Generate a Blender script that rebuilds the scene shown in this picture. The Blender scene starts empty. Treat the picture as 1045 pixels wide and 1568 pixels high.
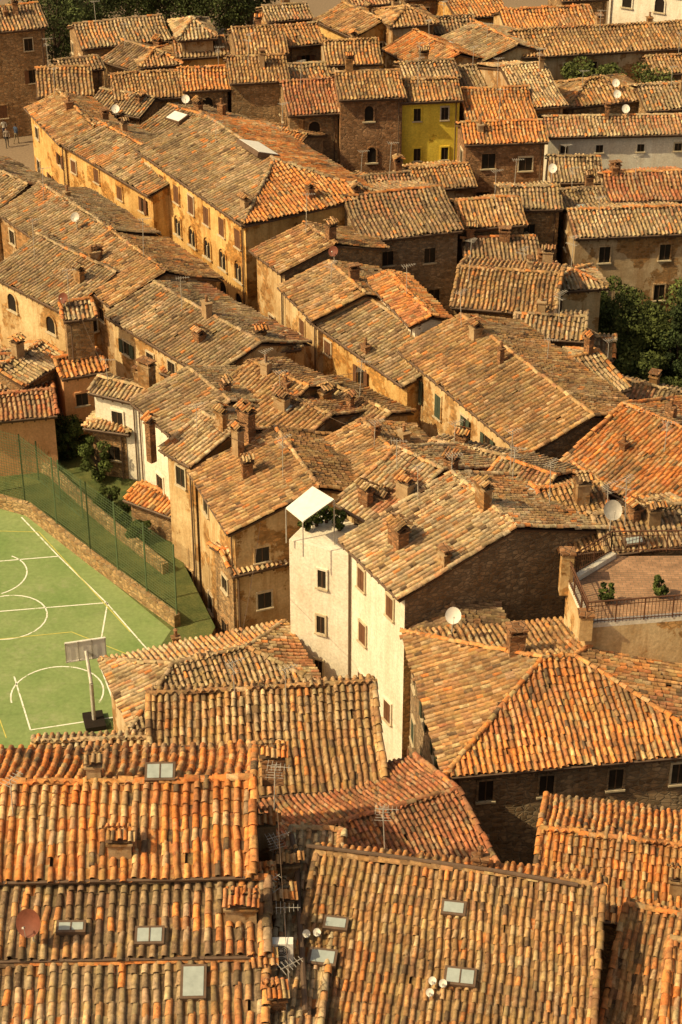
import bpy, math, numpy as np, random
from mathutils import Vector, Matrix
random.seed(5)
HC=55.0; TH=math.radians(31); F=2926.0
CT,ST=math.cos(TH),math.sin(TH)
# --- survey helper: sight line from the tower (bearing/elevation) down to a known level -> world position
def ray(px,py):
    dx=(px-522.5)/F; dy=(784-py)/F
    return Vector((dx, CT+dy*ST, -ST+dy*CT))
def P(px,py,z):
    d=ray(px,py); t=(z-HC)/d.z
    return Vector((d.x*t,d.y*t,z))
CAM=Vector((0,0,HC))
sc=bpy.context.scene
COL=sc.collection
def link(o,parent=None):
    COL.objects.link(o)
    if parent is not None: o.parent=parent
    return o
def empty(name):
    o=bpy.data.objects.new(name,None); o.empty_display_size=.5
    return link(o)
# ---------------- materials
def newmat(name):
    m=bpy.data.materials.new(name); m.use_nodes=True
    nt=m.node_tree; b=nt.nodes['Principled BSDF']; b.inputs['Roughness'].default_value=.9
    b.inputs['Specular IOR Level'].default_value=.2
    return m,nt,b
def N(nt,t,**k):
    n=nt.nodes.new(t)
    for a,v in k.items(): setattr(n,a,v)
    return n
def pos(nt,scale=(1,1,1)):
    g=N(nt,'ShaderNodeNewGeometry'); mp=N(nt,'ShaderNodeMapping'); mp.inputs['Scale'].default_value=scale
    nt.links.new(g.outputs['Position'],mp.inputs['Vector']); return mp.outputs['Vector']
def noise(nt,vec,s,detail=4,rough=.6):
    n=N(nt,'ShaderNodeTexNoise'); n.inputs['Scale'].default_value=s; n.inputs['Detail'].default_value=detail; n.inputs['Roughness'].default_value=rough
    nt.links.new(vec,n.inputs['Vector']); return n.outputs['Fac']
def ramp(nt,f,a,b,ca=(0,0,0,1),cb=(1,1,1,1)):
    r=N(nt,'ShaderNodeValToRGB'); e=r.color_ramp.elements; e[0].position=a; e[1].position=b; e[0].color=ca; e[1].color=cb
    nt.links.new(f,r.inputs['Fac']); return r.outputs['Color']
def mix(nt,f,a,b,mode='MIX'):
    m=N(nt,'ShaderNodeMixRGB',blend_type=mode)
    for i,v in ((0,f),(1,a),(2,b)):
        if isinstance(v,(int,float)): m.inputs[i].default_value=v
        elif isinstance(v,tuple): m.inputs[i].default_value=v if len(v)==4 else v+(1,)
        else: nt.links.new(v,m.inputs[i])
    return m.outputs[0]
def bump(nt,b,h,strength=.4,dist=.03):
    bp=N(nt,'ShaderNodeBump'); bp.inputs['Strength'].default_value=strength; bp.inputs['Distance'].default_value=dist
    nt.links.new(h,bp.inputs['Height']); nt.links.new(bp.outputs['Normal'],b.inputs['Normal'])
def mat_tile():
    m,nt,b=newmat('terracotta_tiles')
    at=N(nt,'ShaderNodeAttribute',attribute_name='Col')
    p=pos(nt)
    c=mix(nt,1.0,at.outputs['Color'],ramp(nt,noise(nt,p,6,4,.65),.3,.72,(.55,.53,.51,1),(1.32,1.3,1.27,1)),'MULTIPLY')
    lich=ramp(nt,noise(nt,p,1.6,6,.7),.52,.64)
    c=mix(nt,mix(nt,1,lich,(.45,.45,.45),'MULTIPLY'),c,(.45,.30,.11))
    moss=ramp(nt,noise(nt,pos(nt,(1,1,1.3)),.55,8,.78),.51,.63)
    c=mix(nt,mix(nt,1,moss,(.6,.6,.6),'MULTIPLY'),c,(.115,.077,.046))
    pale=ramp(nt,noise(nt,pos(nt,(1.3,1.1,1)),1.5,7,.8),.57,.65)
    c=mix(nt,mix(nt,1,pale,(.5,.5,.5),'MULTIPLY'),c,(.54,.41,.25))
    dk=ramp(nt,noise(nt,p,3.1,5,.75),.58,.66)
    c=mix(nt,mix(nt,1,dk,(.55,.55,.55),'MULTIPLY'),c,(.085,.055,.035))
    nt.links.new(c,b.inputs['Base Color']); bump(nt,b,noise(nt,p,22,3),.3,.02)
    return m
TILE=mat_tile()
_mc={}
def plaster(col,stone=0.0):
    k=('p',col,stone)
    if k in _mc: return _mc[k]
    m,nt,b=newmat('plaster' if stone<.5 else 'rubble_stone')
    p=pos(nt); base=col+(1,); cl=1.0 if stone>=0 else .5
    dark=tuple(v*(1-(1-q)*cl) for v,q in zip(col,(.6,.5,.38)))+(1,); br=tuple(v*(1-(1-q)*cl) for v,q in zip(col,(.58,.42,.28)))+(1,)
    c=mix(nt,ramp(nt,noise(nt,p,.5,7,.7),.38,.68),base,dark)
    c=mix(nt,mix(nt,1,ramp(nt,noise(nt,pos(nt,(2.2,2.2,.18)),1.0,6,.75),.48,.66),(.7,.7,.7),'MULTIPLY'),c,br)
    c=mix(nt,1,c,ramp(nt,noise(nt,p,9,5,.7),.25,.75,(.7,.7,.7,1),(1.16,1.16,1.16,1)),'MULTIPLY')
    vo=N(nt,'ShaderNodeTexVoronoi',feature='DISTANCE_TO_EDGE'); vo.inputs['Scale'].default_value=3.4
    nt.links.new(pos(nt,(1,1,1.8)),vo.inputs['Vector'])
    ed=ramp(nt,vo.outputs['Distance'],.02,.11)
    vc=N(nt,'ShaderNodeTexVoronoi'); vc.inputs['Scale'].default_value=3.4
    nt.links.new(pos(nt,(1,1,1.8)),vc.inputs['Vector'])
    sep=N(nt,'ShaderNodeSeparateColor'); nt.links.new(vc.outputs['Color'],sep.inputs[0])
    st=mix(nt,1,c,ramp(nt,sep.outputs[0],0,1,(.55,.5,.45,1),(1.3,1.22,1.15,1)),'MULTIPLY')
    st=mix(nt,ed,tuple(v*.55 for v in col)+(1,),st)
    if stone>=.5: c=st; bump(nt,b,ed,.7,.05)
    else:
        f=ramp(nt,noise(nt,pos(nt,(1,1.1,.9)),.45,6,.65),.54-.12*stone,.565-.12*stone)
        c=mix(nt,f,c,mix(nt,1,st,(.78,.64,.48),'MULTIPLY')); bump(nt,b,noise(nt,p,5,6),.45,.04)
    nt.links.new(c,b.inputs['Base Color']); _mc[k]=m; return m
def simple(name,col,rough=.8,metal=0,var=.3,s=4):
    k=(name,col)
    if k in _mc: return _mc[k]
    m,nt,b=newmat(name); p=pos(nt)
    c=mix(nt,1,col+(1,),ramp(nt,noise(nt,p,s,5),.25,.75,(1-var,)*3+(1,),(1+var*.6,)*3+(1,)),'MULTIPLY')
    nt.links.new(c,b.inputs['Base Color']); b.inputs['Roughness'].default_value=rough; b.inputs['Metallic'].default_value=metal
    _mc[k]=m; return m
GLASS=simple('window_glass',(.03,.024,.018),.25)
DARK=simple('dark_opening',(.02,.014,.01),.9)
SHUT_B=simple('brown_shutter',(.15,.07,.035),.7); SHUT_G=simple('green_shutter',(.06,.075,.05),.7)
FRAME=simple('stone_trim',(.55,.45,.3)); WOOD=simple('deck_wood',(.12,.07,.04)); PIPE=simple('copper_pipe',(.14,.09,.06),.5)
METAL=simple('galvanised_metal',(.5,.46,.4),.5,.2); WHITE=simple('white_paint',(.8,.76,.68),.7,0,.12)
SKYL=simple('skylight_glass',(.36,.40,.38),.15,0,.2); SHEET=simple('sheet_metal',(.5,.5,.45),.4,.3,.3)
BRICKM=plaster((.34,.2,.12),1.0); CHIM=plaster((.48,.35,.21),.3); CHIMB=plaster((.38,.22,.12),.9)
REDD=simple('red_dish',(.18,.06,.035),.6)
# ---------------- mesh builders
class MB:
    def __init__(s): s.v=[];s.f=[];s.mi=[];s.mats=[]
    def mid(s,m):
        if m not in s.mats: s.mats.append(m)
        return s.mats.index(m)
    def face(s,pts,m):
        b=len(s.v); s.v+= [tuple(p) for p in pts]; s.f.append(tuple(range(b,b+len(pts)))); s.mi.append(s.mid(m))
    def box(s,O,X,Y,Z,m):
        O,X,Y,Z=map(Vector,(O,X,Y,Z)); b=len(s.v)
        for k in ((0,0,0),(1,0,0),(1,1,0),(0,1,0),(0,0,1),(1,0,1),(1,1,1),(0,1,1)):
            s.v.append(tuple(O+X*k[0]+Y*k[1]+Z*k[2]))
        fl=[(3,2,1,0),(4,5,6,7),(0,1,5,4),(1,2,6,5),(2,3,7,6),(3,0,4,7)]
        if X.cross(Y).dot(Z)<0: fl=[f[::-1] for f in fl]
        for f in fl: s.f.append(tuple(b+i for i in f)); s.mi.append(s.mid(m))
    def prism(s,poly,z0,z1,m,mt=None):
        n=len(poly); A=sum(poly[i][0]*poly[(i+1)%n][1]-poly[(i+1)%n][0]*poly[i][1] for i in range(n))
        if A<0: poly=poly[::-1]
        for i in range(n):
            a,b=poly[i],poly[(i+1)%n]
            s.face([(a[0],a[1],z0),(b[0],b[1],z0),(b[0],b[1],z1),(a[0],a[1],z1)],m)
        s.face([(a[0],a[1],z1) for a in poly],mt or m)
        s.face([(a[0],a[1],z0) for a in poly[::-1]],m)
    def tube(s,a,b,r,m,n=6,r2=None):
        a,b=Vector(a),Vector(b); d=(b-a)
        if d.length<1e-5: return
        d.normalize(); x=d.orthogonal().normalized(); y=d.cross(x); r2=r if r2 is None else r2
        k=len(s.v)
        for c,rr in ((a,r),(b,r2)):
            for i in range(n):
                t=2*math.pi*i/n; s.v.append(tuple(c+(x*math.cos(t)+y*math.sin(t))*rr))
        mi=s.mid(m)
        for i in range(n):
            j=(i+1)%n; s.f.append((k+i,k+j,k+n+j,k+n+i)); s.mi.append(mi)
        s.f.append(tuple(k+n+i for i in range(n))); s.mi.append(mi)
        s.f.append(tuple(k+n-1-i for i in range(n))); s.mi.append(mi)
    def obj(s,name,parent=None,smooth=False):
        me=bpy.data.meshes.new(name); me.from_pydata(s.v,[],s.f)
        for m in s.mats: me.materials.append(m)
        me.polygons.foreach_set('material_index',s.mi)
        if smooth: me.polygons.foreach_set('use_smooth',[True]*len(s.f))
        me.update(); return link(bpy.data.objects.new(name,me),parent)
class TB:
    def __init__(s): s.V=[];s.Q=[];s.C=[];s.n=0
    def strip(s,C,X,Y,Z,prof_lo,prof_hi,lo,hi,col):
        n=len(C); k=len(prof_lo)
        if n==0: return
        V=np.empty((n,2*k,3))
        for e,(pr,yy) in enumerate(((prof_lo,lo),(prof_hi,hi))):
            for i,(x,z) in enumerate(pr):
                V[:,e*k+i]=C+X*x+Y*yy+Z*z
        base=(np.arange(n)*2*k)[:,None,None]+s.n
        q=np.array([[i,i+1,k+i+1,k+i] for i in range(k-1)])[None]
        s.Q.append((base+q).reshape(-1,4)); s.V.append(V.reshape(-1,3)); s.C.append(np.repeat(col,2*k,axis=0)); s.n+=n*2*k
    def obj(s,name,parent,mat):
        if not s.V: return
        V=np.concatenate(s.V);Q=np.concatenate(s.Q);C=np.concatenate(s.C)
        me=bpy.data.meshes.new(name); me.vertices.add(len(V)); me.vertices.foreach_set('co',V.ravel())
        me.loops.add(Q.size); me.loops.foreach_set('vertex_index',Q.ravel().astype(np.int32))
        me.polygons.add(len(Q)); me.polygons.foreach_set('loop_start',np.arange(0,Q.size,4,dtype=np.int32))
        me.polygons.foreach_set('use_smooth',np.ones(len(Q),bool))
        me.update(calc_edges=True)
        a=me.color_attributes.new('Col','FLOAT_COLOR','POINT')
        a.data.foreach_set('color',np.concatenate([C,np.ones((len(C),1))],1).ravel())
        me.materials.append(mat); return link(bpy.data.objects.new(name,me),parent)
PAL={
 'orange':np.array([[.70,.25,.07],[.63,.28,.10],[.64,.33,.13],[.50,.20,.075],[.56,.38,.19]]),
 'brown':np.array([[.47,.25,.105],[.41,.24,.11],[.50,.32,.155],[.33,.18,.09],[.55,.39,.215]]),
 'grey':np.array([[.385,.275,.16],[.42,.305,.18],[.32,.225,.13],[.47,.355,.215],[.41,.235,.11]]),
 'pale':np.array([[.58,.43,.25],[.53,.36,.195],[.50,.38,.23],[.57,.30,.14],[.60,.475,.30]]),
 'red':np.array([[.46,.17,.08],[.41,.18,.09],[.48,.22,.11],[.35,.15,.075],[.44,.27,.155]]),
 'dark':np.array([[.28,.185,.105],[.33,.225,.13],[.235,.155,.09],[.38,.27,.16],[.38,.205,.10]])}
PALN=list(PAL)
def tilecol(rng,n,pal):
    c=PAL[pal][rng.choice(5,n,p=[.3,.25,.2,.15,.1])]*rng.uniform(.72,1.18,(n,1))*rng.uniform(.95,1.05,(n,3))
    odd=rng.random(n)
    c[odd<.035]=np.array([.68,.26,.08]); c[odd>.965]=np.array([.14,.09,.055])
    return c
def inpoly(u,v,poly,m=0.0):
    ok=np.ones(u.shape,bool); n=len(poly)
    A=sum(poly[i][0]*poly[(i+1)%n][1]-poly[(i+1)%n][0]*poly[i][1] for i in range(n))
    s=1 if A>0 else -1
    for i in range(n):
        a=poly[i];b=poly[(i+1)%n]; ex,ey=b[0]-a[0],b[1]-a[1]; l=math.hypot(ex,ey)
        if l<1e-6: continue
        ok&= s*(ex*(v-a[1])-ey*(u-a[0]))/l > -m
    return ok
def plane_frame(poly):
    a,b,c=poly[0],poly[1],poly[2]; Nn=(b-a).cross(c-a).normalized()
    if Nn.z<0: Nn=-Nn
    u=Vector((0,0,1)).cross(Nn)
    u=u.normalized() if u.length>1e-5 else Vector((1,0,0))
    v=Nn.cross(u); return u,v,Nn
def dip(X,Y):  # slow settling of old timbers, shared by tiles and ridge caps
    return -.07*(1+np.sin(X*.42+1.3)*np.sin(Y*.37+.4))*.6
def tile_plane(tb,poly,rng,w,pal):
    u,v,Nn=plane_frame(poly)
    if v.z<0: u,v=-u,-v
    O=poly[0]; P2=[((p-O).dot(u),(p-O).dot(v)) for p in poly]
    us=[p[0] for p in P2]; vs=[p[1] for p in P2]; vmin=min(vs)
    st=w*1.38; L=st*1.18
    nu=int((max(us)-min(us))/w)+1; nv=int((max(vs)-vmin)/st)+2
    w2=(max(us)-min(us))/max(nu,1)
    iu,iv=np.meshgrid(np.arange(nu),np.arange(nv),indexing='ij'); iu=iu.ravel();iv=iv.ravel(); n=len(iu)
    colj=rng.normal(0,.010,nu+1)[iu]; skew=rng.normal(0,.008)
    uu=min(us)+(iu+.5)*w2+colj+rng.normal(0,.011,n)+.035*np.sin(iv*.6+rng.uniform(0,6))+skew*iv*st
    vv=vmin+(iv+.42)*st+rng.normal(0,.02,n)+rng.uniform(-.06,.06,nu+1)[iu]
    k=inpoly(uu,vv,P2,.05)
    ph=rng.uniform(0,6.28,4)
    H_=max(vs)-vmin; big=1.0 if H_>1 else 0.0
    edge=np.clip(np.sin(np.clip((vv-vmin)/max(H_,.1),0,1)*math.pi),0,1)
    sag=-.10*edge*np.abs(np.sin(uu*.45+ph[0]))+.03*np.sin(uu*1.7+ph[2]+vv*.9)+.02*np.sin(uu*3.1+ph[1])
    un,vn,nn=np.array(u),np.array(v),np.array(Nn)
    def frames(a,m):
        c,s_=np.cos(a)[:,None],np.sin(a)[:,None]
        return un*c+vn*s_, vn*c-un*s_, np.repeat(nn[None],m,0)
    C=tilecol(rng,n,pal)
    for q in range(2):
        alt=PALN[rng.integers(len(PALN))]
        zone=(np.sin(uu*.8+ph[3]+q*2)+np.sin(vv*1.1+ph[1]*2)+.6*np.sin(uu*2.3+vv+q)+rng.normal(0,.35,n))>1.3
        C2=tilecol(rng,n,alt); C[zone]=C[zone]*.3+C2[zone]*.7
    C*= (1+.12*np.sin(vv*.9+ph[2]+uu*.3))[:,None]*(1+.10*rng.normal(size=nu+1)[iu])[:,None]
    C=np.clip(C,.02,.82)
    cen=np.array(O)+uu[:,None]*un+vv[:,None]*vn
    cen=cen+(sag*big+.08+big*dip(cen[:,0],cen[:,1]))[:,None]*nn
    kk=k&(rng.random(n)>.004); m=kk.sum(); X,Y,Z=frames(rng.normal(0,.045,m),m)
    R1=w*.33;R2=w*.285
    ang=[math.pi*i/4 for i in range(5)]
    lo=[(R1*math.cos(t),R1*1.05*math.sin(t)+.035) for t in ang]; hi=[(R2*math.cos(t),R2*1.0*math.sin(t)+.012) for t in ang]
    tb.strip(cen[kk],X,Y,Z,lo,hi,-L/2,L/2,C[kk])
    k2=inpoly(uu+w2/2,vv,P2,.05); m=k2.sum(); X,Y,Z=frames(np.zeros(m),m)
    h=w*.36
    lo=[(-h,.05),(-h*.45,.015),(h*.45,.015),(h,.05)]; hi=[(-h,.035),(-h*.45,.0),(h*.45,.0),(h,.035)]
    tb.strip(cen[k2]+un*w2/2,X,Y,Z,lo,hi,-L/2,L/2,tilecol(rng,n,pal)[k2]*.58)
def ridge(tb,a,b,rng,w,pal):
    d=b-a; L=d.length
    if L<.3: return
    w=max(w,.25)
    d.normalize(); n=max(1,int(L/(w*1.3))); t=(np.arange(n)+.5)/n*L
    x=d.cross(Vector((0,0,1)))
    if x.length<1e-4: return
    x.normalize(); z=x.cross(d)
    cen=np.array(a)+t[:,None]*np.array(d)+rng.normal(0,.018,(n,3))+np.array([0,0,.085])
    cen[:,2]+=dip(cen[:,0],cen[:,1])
    X=np.repeat(np.array(x)[None],n,0);Y=np.repeat(np.array(d)[None],n,0);Z=np.repeat(np.array(z)[None],n,0)
    R1=w*.46;R2=w*.40; ang=[math.pi*i/6 for i in range(7)]
    lo=[(R1*math.cos(q),R1*math.sin(q)*.9+.04) for q in ang]; hi=[(R2*math.cos(q),R2*math.sin(q)*.9+.02) for q in ang]
    tb.strip(cen,X,Y,Z,lo,hi,-w*.74,w*.74,tilecol(rng,n,pal))
def deck(mb,poly,m,th=.13):
    u,v,Nn=plane_frame(poly); n=len(poly)
    A=sum(poly[i].x*poly[(i+1)%n].y-poly[(i+1)%n].x*poly[i].y for i in range(n))
    if A<0: poly=poly[::-1]
    top=[p-Nn*.10 for p in poly]; bot=[p-Vector((0,0,th+.07)) for p in poly]
    mb.face(top,m); mb.face(bot[::-1],m)
    for i in range(n):
        j=(i+1)%n; mb.face([bot[i],bot[j],top[j],top[i]],m)
# ------------- windows
def window(mb,c,t,nrm,w,h,kind,wall,shut,rng):
    up=Vector((0,0,1)); s=.1
    if kind=='arch' or kind=='bifora':
        def arch(cx,ww,hh,off,m,ring=None):
            r=ww/2; pts=[c+t*(cx-r)+nrm*off,c+t*(cx+r)+nrm*off]
            pts+=[c+t*(cx+r*math.cos(a))+up*(hh-r+r*math.sin(a))+nrm*off for a in [math.pi*i/8 for i in range(9)]]
            if t.cross(up).dot(nrm)<0: pts=pts[::-1]
            mb.face(pts,m)
            return r
        def ringf(cx,ww,hh,th,m):
            r=ww/2;R=r+th
            for i in range(10):
                a0=math.pi*i/10;a1=math.pi*(i+1)/10
                q=[c+t*(cx+rr*math.cos(a))+up*(hh-r+rr*math.sin(a)) for rr,a in ((r,a0),(R,a0),(R,a1),(r,a1))]
                o=nrm*.09
                mb.face([p+o for p in q],m); mb.face([q[1],q[2],q[2]+o,q[1]+o],m); mb.face([q[3],q[0],q[0]+o,q[3]+o],m)
            for sx in (-R,r):
                mb.box(c+t*(cx+sx),t*th,nrm*.088,up*(hh-r),m)
        ringf(0,w,h,.1,wall)
        if kind=='arch': arch(0,w,h,.012,DARK)
        else:
            arch(0,w,h,.01,wall); arch(-w*.25,w*.42,h*.8,.02,DARK); arch(w*.25,w*.42,h*.8,.02,DARK)
            mb.tube(c+nrm*.06,c+nrm*.06+up*h*.6,.05,FRAME)
        mb.box(c-t*(w/2+.15)-up*.1,t*(w+.3),nrm*.14,up*.097,FRAME)
        return
    mb.box(c-t*w/2+nrm*-.1,t*w,nrm*.112,up*h,GLASS)
    fm=FRAME if rng.random()<.4 else wall
    mb.box(c-t*(w/2+s)-up*.08,t*(w+2*s),nrm*.13,up*.077,FRAME)
    mb.box(c-t*(w/2+.08),t*.08,nrm*.07,up*h,fm); mb.box(c+t*(w/2),t*.08,nrm*.07,up*h,fm); mb.box(c-t*(w/2+.08)+up*h,t*(w+.16),nrm*.075,up*.1,fm)
    mb.box(c-t*.02+nrm*.013,t*.04,nrm*.02,up*h,WOOD)
    if kind=='shut':
        q=w/2
        for sg in (-1,1):
            if rng.random()<.8: mb.box(c+t*sg*(w/2+.02)+nrm*.078,t*sg*q,nrm*.05,up*h,shut)
            else: mb.box(c+t*sg*.01+nrm*.03,t*sg*(q-.01),nrm*.04,up*h,shut)
    elif kind=='closed':
        mb.box(c-t*w/2+nrm*.035,t*(w/2-.01),nrm*.03,up*h,shut); mb.box(c+t*.01+nrm*.035,t*(w/2-.01),nrm*.03,up*h,shut)
def facade_windows(mb,A,B,nrm,ztop,z0,rng,spec,wall,shut):
    L=(B-A).length; t=(B-A).normalized()
    sp=spec.get('sp',2.2); w=spec.get('w',.68); h=spec.get('h',1.05); n=int((L-.5)//sp)
    if n<1:
        if L<1.6: return
        n=1
    z=ztop-spec.get('drop',.7)-h; row=0
    while z>z0+.6:
        for i in range(n):
            if rng.random()<spec.get('skip',.25): continue
            kk=spec.get('kinds',['shut','plain','closed','plain'])
            kd=kk[rng.integers(len(kk))]
            if 'rows' in spec: kd=spec['rows'][min(row,len(spec['rows'])-1)]
            x=(i+.5)*L/n+rng.normal(0,spec.get('jit',.14)); hh=h*(1 if spec.get('reg') else rng.uniform(.7,1.05))
            ww=w*(1.2 if kd in('arch','bifora') else 1)
            zz=z+(0 if spec.get('reg') else rng.normal(0,.12))
            window(mb,A+t*x+Vector((0,0,zz-A.z)),t,nrm,ww,hh*(1.15 if kd in('arch','bifora') else 1),kd,wall,shut,rng)
        z-=spec.get('fl',2.7); row+=1
def chimney(c,ang,rng,parent,z_base,h=1.0,w=.5,style=None):
    mb=MB(); x=Vector((math.cos(ang),math.sin(ang),0)); y=Vector((-x.y,x.x,0)); up=Vector((0,0,1))
    m=CHIM if rng.random()<.6 else CHIMB; l=w*rng.uniform(1,1.9)
    style=style if style is not None else int(rng.integers(4))
    b=Vector((c.x,c.y,z_base-.6))
    mb.box(b-x*l/2-y*w/2,x*l,y*w,up*(h+.6),m)
    t=b+up*(h+.6); s=.06
    mb.box(t-x*(l/2+s)-y*(w/2+s),x*(l+2*s),y*(w+2*s),up*.07,m); t=t+up*.07
    if style==3:
        for sx in ((-.22,.22) if l>.6 else (0,)):
            mb.tube(t+x*sx*l,t+x*sx*l+up*.35,.09,CHIMB,8,.07); mb.tube(t+x*sx*l+up*.35,t+x*sx*l+up*.42,.12,CHIMB,8,.03)
        return mb.obj('chimney',parent)
    for sx in (-1,1):
        for sy in (-1,1): mb.box(t+x*sx*(l/2-.07)+y*sy*(w/2-.07)-x*.05-y*.05,x*.1,y*.1,up*.17,m)
    mb.box(t-x*(l/2-.12)-y*(w/2-.12),x*(l-.24),y*(w-.24),up*.15,DARK)
    t=t+up*.17; e=.07
    if style==2:
        mb.box(t-x*(l/2+e)-y*(w/2+e),x*(l+2*e),y*(w+2*e),up*.06,CHIMB); return mb.obj('chimney',parent)
    a=[t-x*(l/2+e)-y*(w/2+e),t+x*(l/2+e)-y*(w/2+e),t+x*(l/2+e)+up*.15,t-x*(l/2+e)+up*.15]
    bb=[t+x*(l/2+e)+y*(w/2+e),t-x*(l/2+e)+y*(w/2+e),t-x*(l/2+e)+up*.15,t+x*(l/2+e)+up*.15]
    tb=TB(); pal='orange' if rng.random()<.4 else 'brown'
    tile_plane(tb,a,rng,.2,pal); tile_plane(tb,bb,rng,.2,pal)
    deck(mb,a,WOOD,.0); deck(mb,bb,WOOD,.0)
    o=mb.obj('chimney',parent); tb.obj('chimney_cap_tiles',o,TILE); return o
HOUSES=[]; _seed=[100]
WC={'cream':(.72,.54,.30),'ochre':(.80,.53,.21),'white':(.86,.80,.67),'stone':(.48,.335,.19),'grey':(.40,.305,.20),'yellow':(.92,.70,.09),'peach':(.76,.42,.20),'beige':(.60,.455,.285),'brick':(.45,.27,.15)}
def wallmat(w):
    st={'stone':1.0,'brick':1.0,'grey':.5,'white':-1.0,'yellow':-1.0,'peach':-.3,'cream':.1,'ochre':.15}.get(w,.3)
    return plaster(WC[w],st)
def house(name,e1,e2,r,ez,kind='gable',wall='stone',roof='brown',slope=.32,win=None,ch=None,w=None,z0=0,oh=.35,back=None,roof2=None,gut=True,wall2=None):
    _seed[0]+=1; rng=np.random.default_rng(_seed[0])
    if slope==.32: slope*=rng.uniform(.84,1.16)
    E1=P(*e1,ez);E2=P(*e2,ez); u=(E2-E1); L=u.length; u.normalize(); n=Vector((-u.y,u.x,0))
    ra=P(*r,ez); rb=P(*r,ez+1)
    a=(ra-E1).dot(n)
    if a<0: n=-n; a=-a
    b=(rb-E1).dot(n)-a
    h=a/(1-b*slope); rise=slope*h
    if kind=='flat': h=a/2; rise=0
    h2=h if back is None else back
    D=h+h2
    if kind=='shed': D=h
    dist=(E1-CAM).length
    if w is None: w=.24 if dist<95 else .26 if dist<140 else .29
    def pt(x,y,z): return E1+u*x+n*y+Vector((0,0,z-ez))
    root=empty(name); zr=ez+rise; planes=[]; rl=[]
    zb=zr-slope*h2
    if kind=='gable':
        planes=[[pt(0,0,ez),pt(L,0,ez),pt(L,h,zr),pt(0,h,zr)],[pt(0,h,zr),pt(L,h,zr),pt(L,D,zb),pt(0,D,zb)]]
        rl=[(pt(0,h,zr),pt(L,h,zr))]
        if dist<110: rl+=[(pt(0,0,ez),pt(0,h,zr)),(pt(L,0,ez),pt(L,h,zr)),(pt(L,D,zb),pt(L,h,zr)),(pt(0,D,zb),pt(0,h,zr))]
    elif kind=='shed':
        planes=[[pt(0,0,ez),pt(L,0,ez),pt(L,h,zr),pt(0,h,zr)]]
        rl=[(pt(0,h,zr),pt(L,h,zr))]
        if dist<110: rl+=[(pt(0,0,ez),pt(0,h,zr)),(pt(L,0,ez),pt(L,h,zr))]
    elif kind.startswith('hip'):
        i0=min(h,L/2) if kind in('hip','hip1') else 0; i1=min(h,L/2) if kind in('hip','hip2') else 0
        zb=ez; D=2*h
        A=pt(i0,h,zr);B=pt(L-i1,h,zr); c=[pt(0,0,ez),pt(L,0,ez),pt(L,D,ez),pt(0,D,ez)]
        if (A-B).length<.05: planes=[[c[0],c[1],A],[c[2],c[3],A]]
        else: planes=[[c[0],c[1],B,A],[c[2],c[3],A,B]]; rl=[(A,B)]
        if i0>0: planes.append([c[3],c[0],A]); rl+=[(c[0],A),(c[3],A)]
        if i1>0: planes.append([c[1],c[2],B]); rl+=[(c[1],B),(c[2],B)]
    elif kind=='flat':
        planes=[]
    tb=TB(); mbd=MB()
    for i,pl in enumerate(planes): tile_plane(tb,pl,rng,w,roof2 if (roof2 and i>0) else roof); deck(mbd,pl,WOOD)
    rp='orange' if rng.random()<.25 else roof
    for q in rl: ridge(tb,q[0],q[1],rng,w,rp)
    tb.obj('roof_tiles',root,TILE); mbd.obj('roof_deck',root) if planes else None
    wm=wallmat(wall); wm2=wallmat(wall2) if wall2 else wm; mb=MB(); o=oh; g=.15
    if kind=='hip': gx0=gx1=o
    else: gx0=o if kind=='hip1' else g; gx1=o if kind=='hip2' else g
    if kind=='flat': o=gx0=gx1=0
    x0,x1,y0,y1=gx0,L-gx1,o,D-(g if kind=='shed' else o)
    if kind=='flat': y1=D
    def zt(y):
        if kind=='flat': return ez
        if kind.startswith('hip'): return ez-.1
        return (ez+slope*y if y<=h else zr-slope*(y-h))-.18
    ys=[y0]+([h] if kind=='gable' else [])+[y1]
    flip=u.cross(n).z<0
    def F_(pp,mm=None): mb.face(pp[::-1] if flip else pp,mm or wm)
    F_([pt(x0,y0,z0),pt(x1,y0,z0),pt(x1,y0,zt(y0)),pt(x0,y0,zt(y0))])
    F_([pt(x1,y1,z0),pt(x0,y1,z0),pt(x0,y1,zt(y1)),pt(x1,y1,zt(y1))])
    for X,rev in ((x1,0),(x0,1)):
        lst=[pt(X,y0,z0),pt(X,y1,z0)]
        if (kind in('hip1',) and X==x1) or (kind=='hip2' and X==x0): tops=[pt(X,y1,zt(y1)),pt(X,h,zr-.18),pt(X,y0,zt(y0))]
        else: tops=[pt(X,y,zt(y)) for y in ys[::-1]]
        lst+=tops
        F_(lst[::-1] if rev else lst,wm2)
    if kind=='flat': F_([pt(x0,y0,ez),pt(x1,y0,ez),pt(x1,y1,ez),pt(x0,y1,ez)])
    mb.obj('walls',root)
    wb=MB(); spec=win or {}; shut=[SHUT_B,SHUT_G][int(rng.random()<.3)] if 'shut' not in spec else spec['shut']
    sides=[(pt(x0,y0,0),pt(x1,y0,0),-n,zt(y0),'f'),(pt(x0,y1,0),pt(x1,y1,0),n,zt(y1),'b'),(pt(x0,y0,0),pt(x0,y1,0),-u,min(zt(y0),zt(y1)),'l'),(pt(x1,y0,0),pt(x1,y1,0),u,min(zt(y0),zt(y1)),'r')]
    for A,B,nr,z1,tag in sides:
        mid=(A+B)/2
        if spec.get('none') or (CAM-mid).normalized().dot(nr)<.03: continue
        sp=spec.get(tag,spec) if isinstance(spec.get(tag,spec),dict) else spec
        if sp.get('none'): continue
        facade_windows(wb,A,B,nr,z1,max(z0,ez-9.5),rng,sp,wm,sp.get('shut',shut))
    if wb.v: wb.obj('windows',root)
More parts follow.
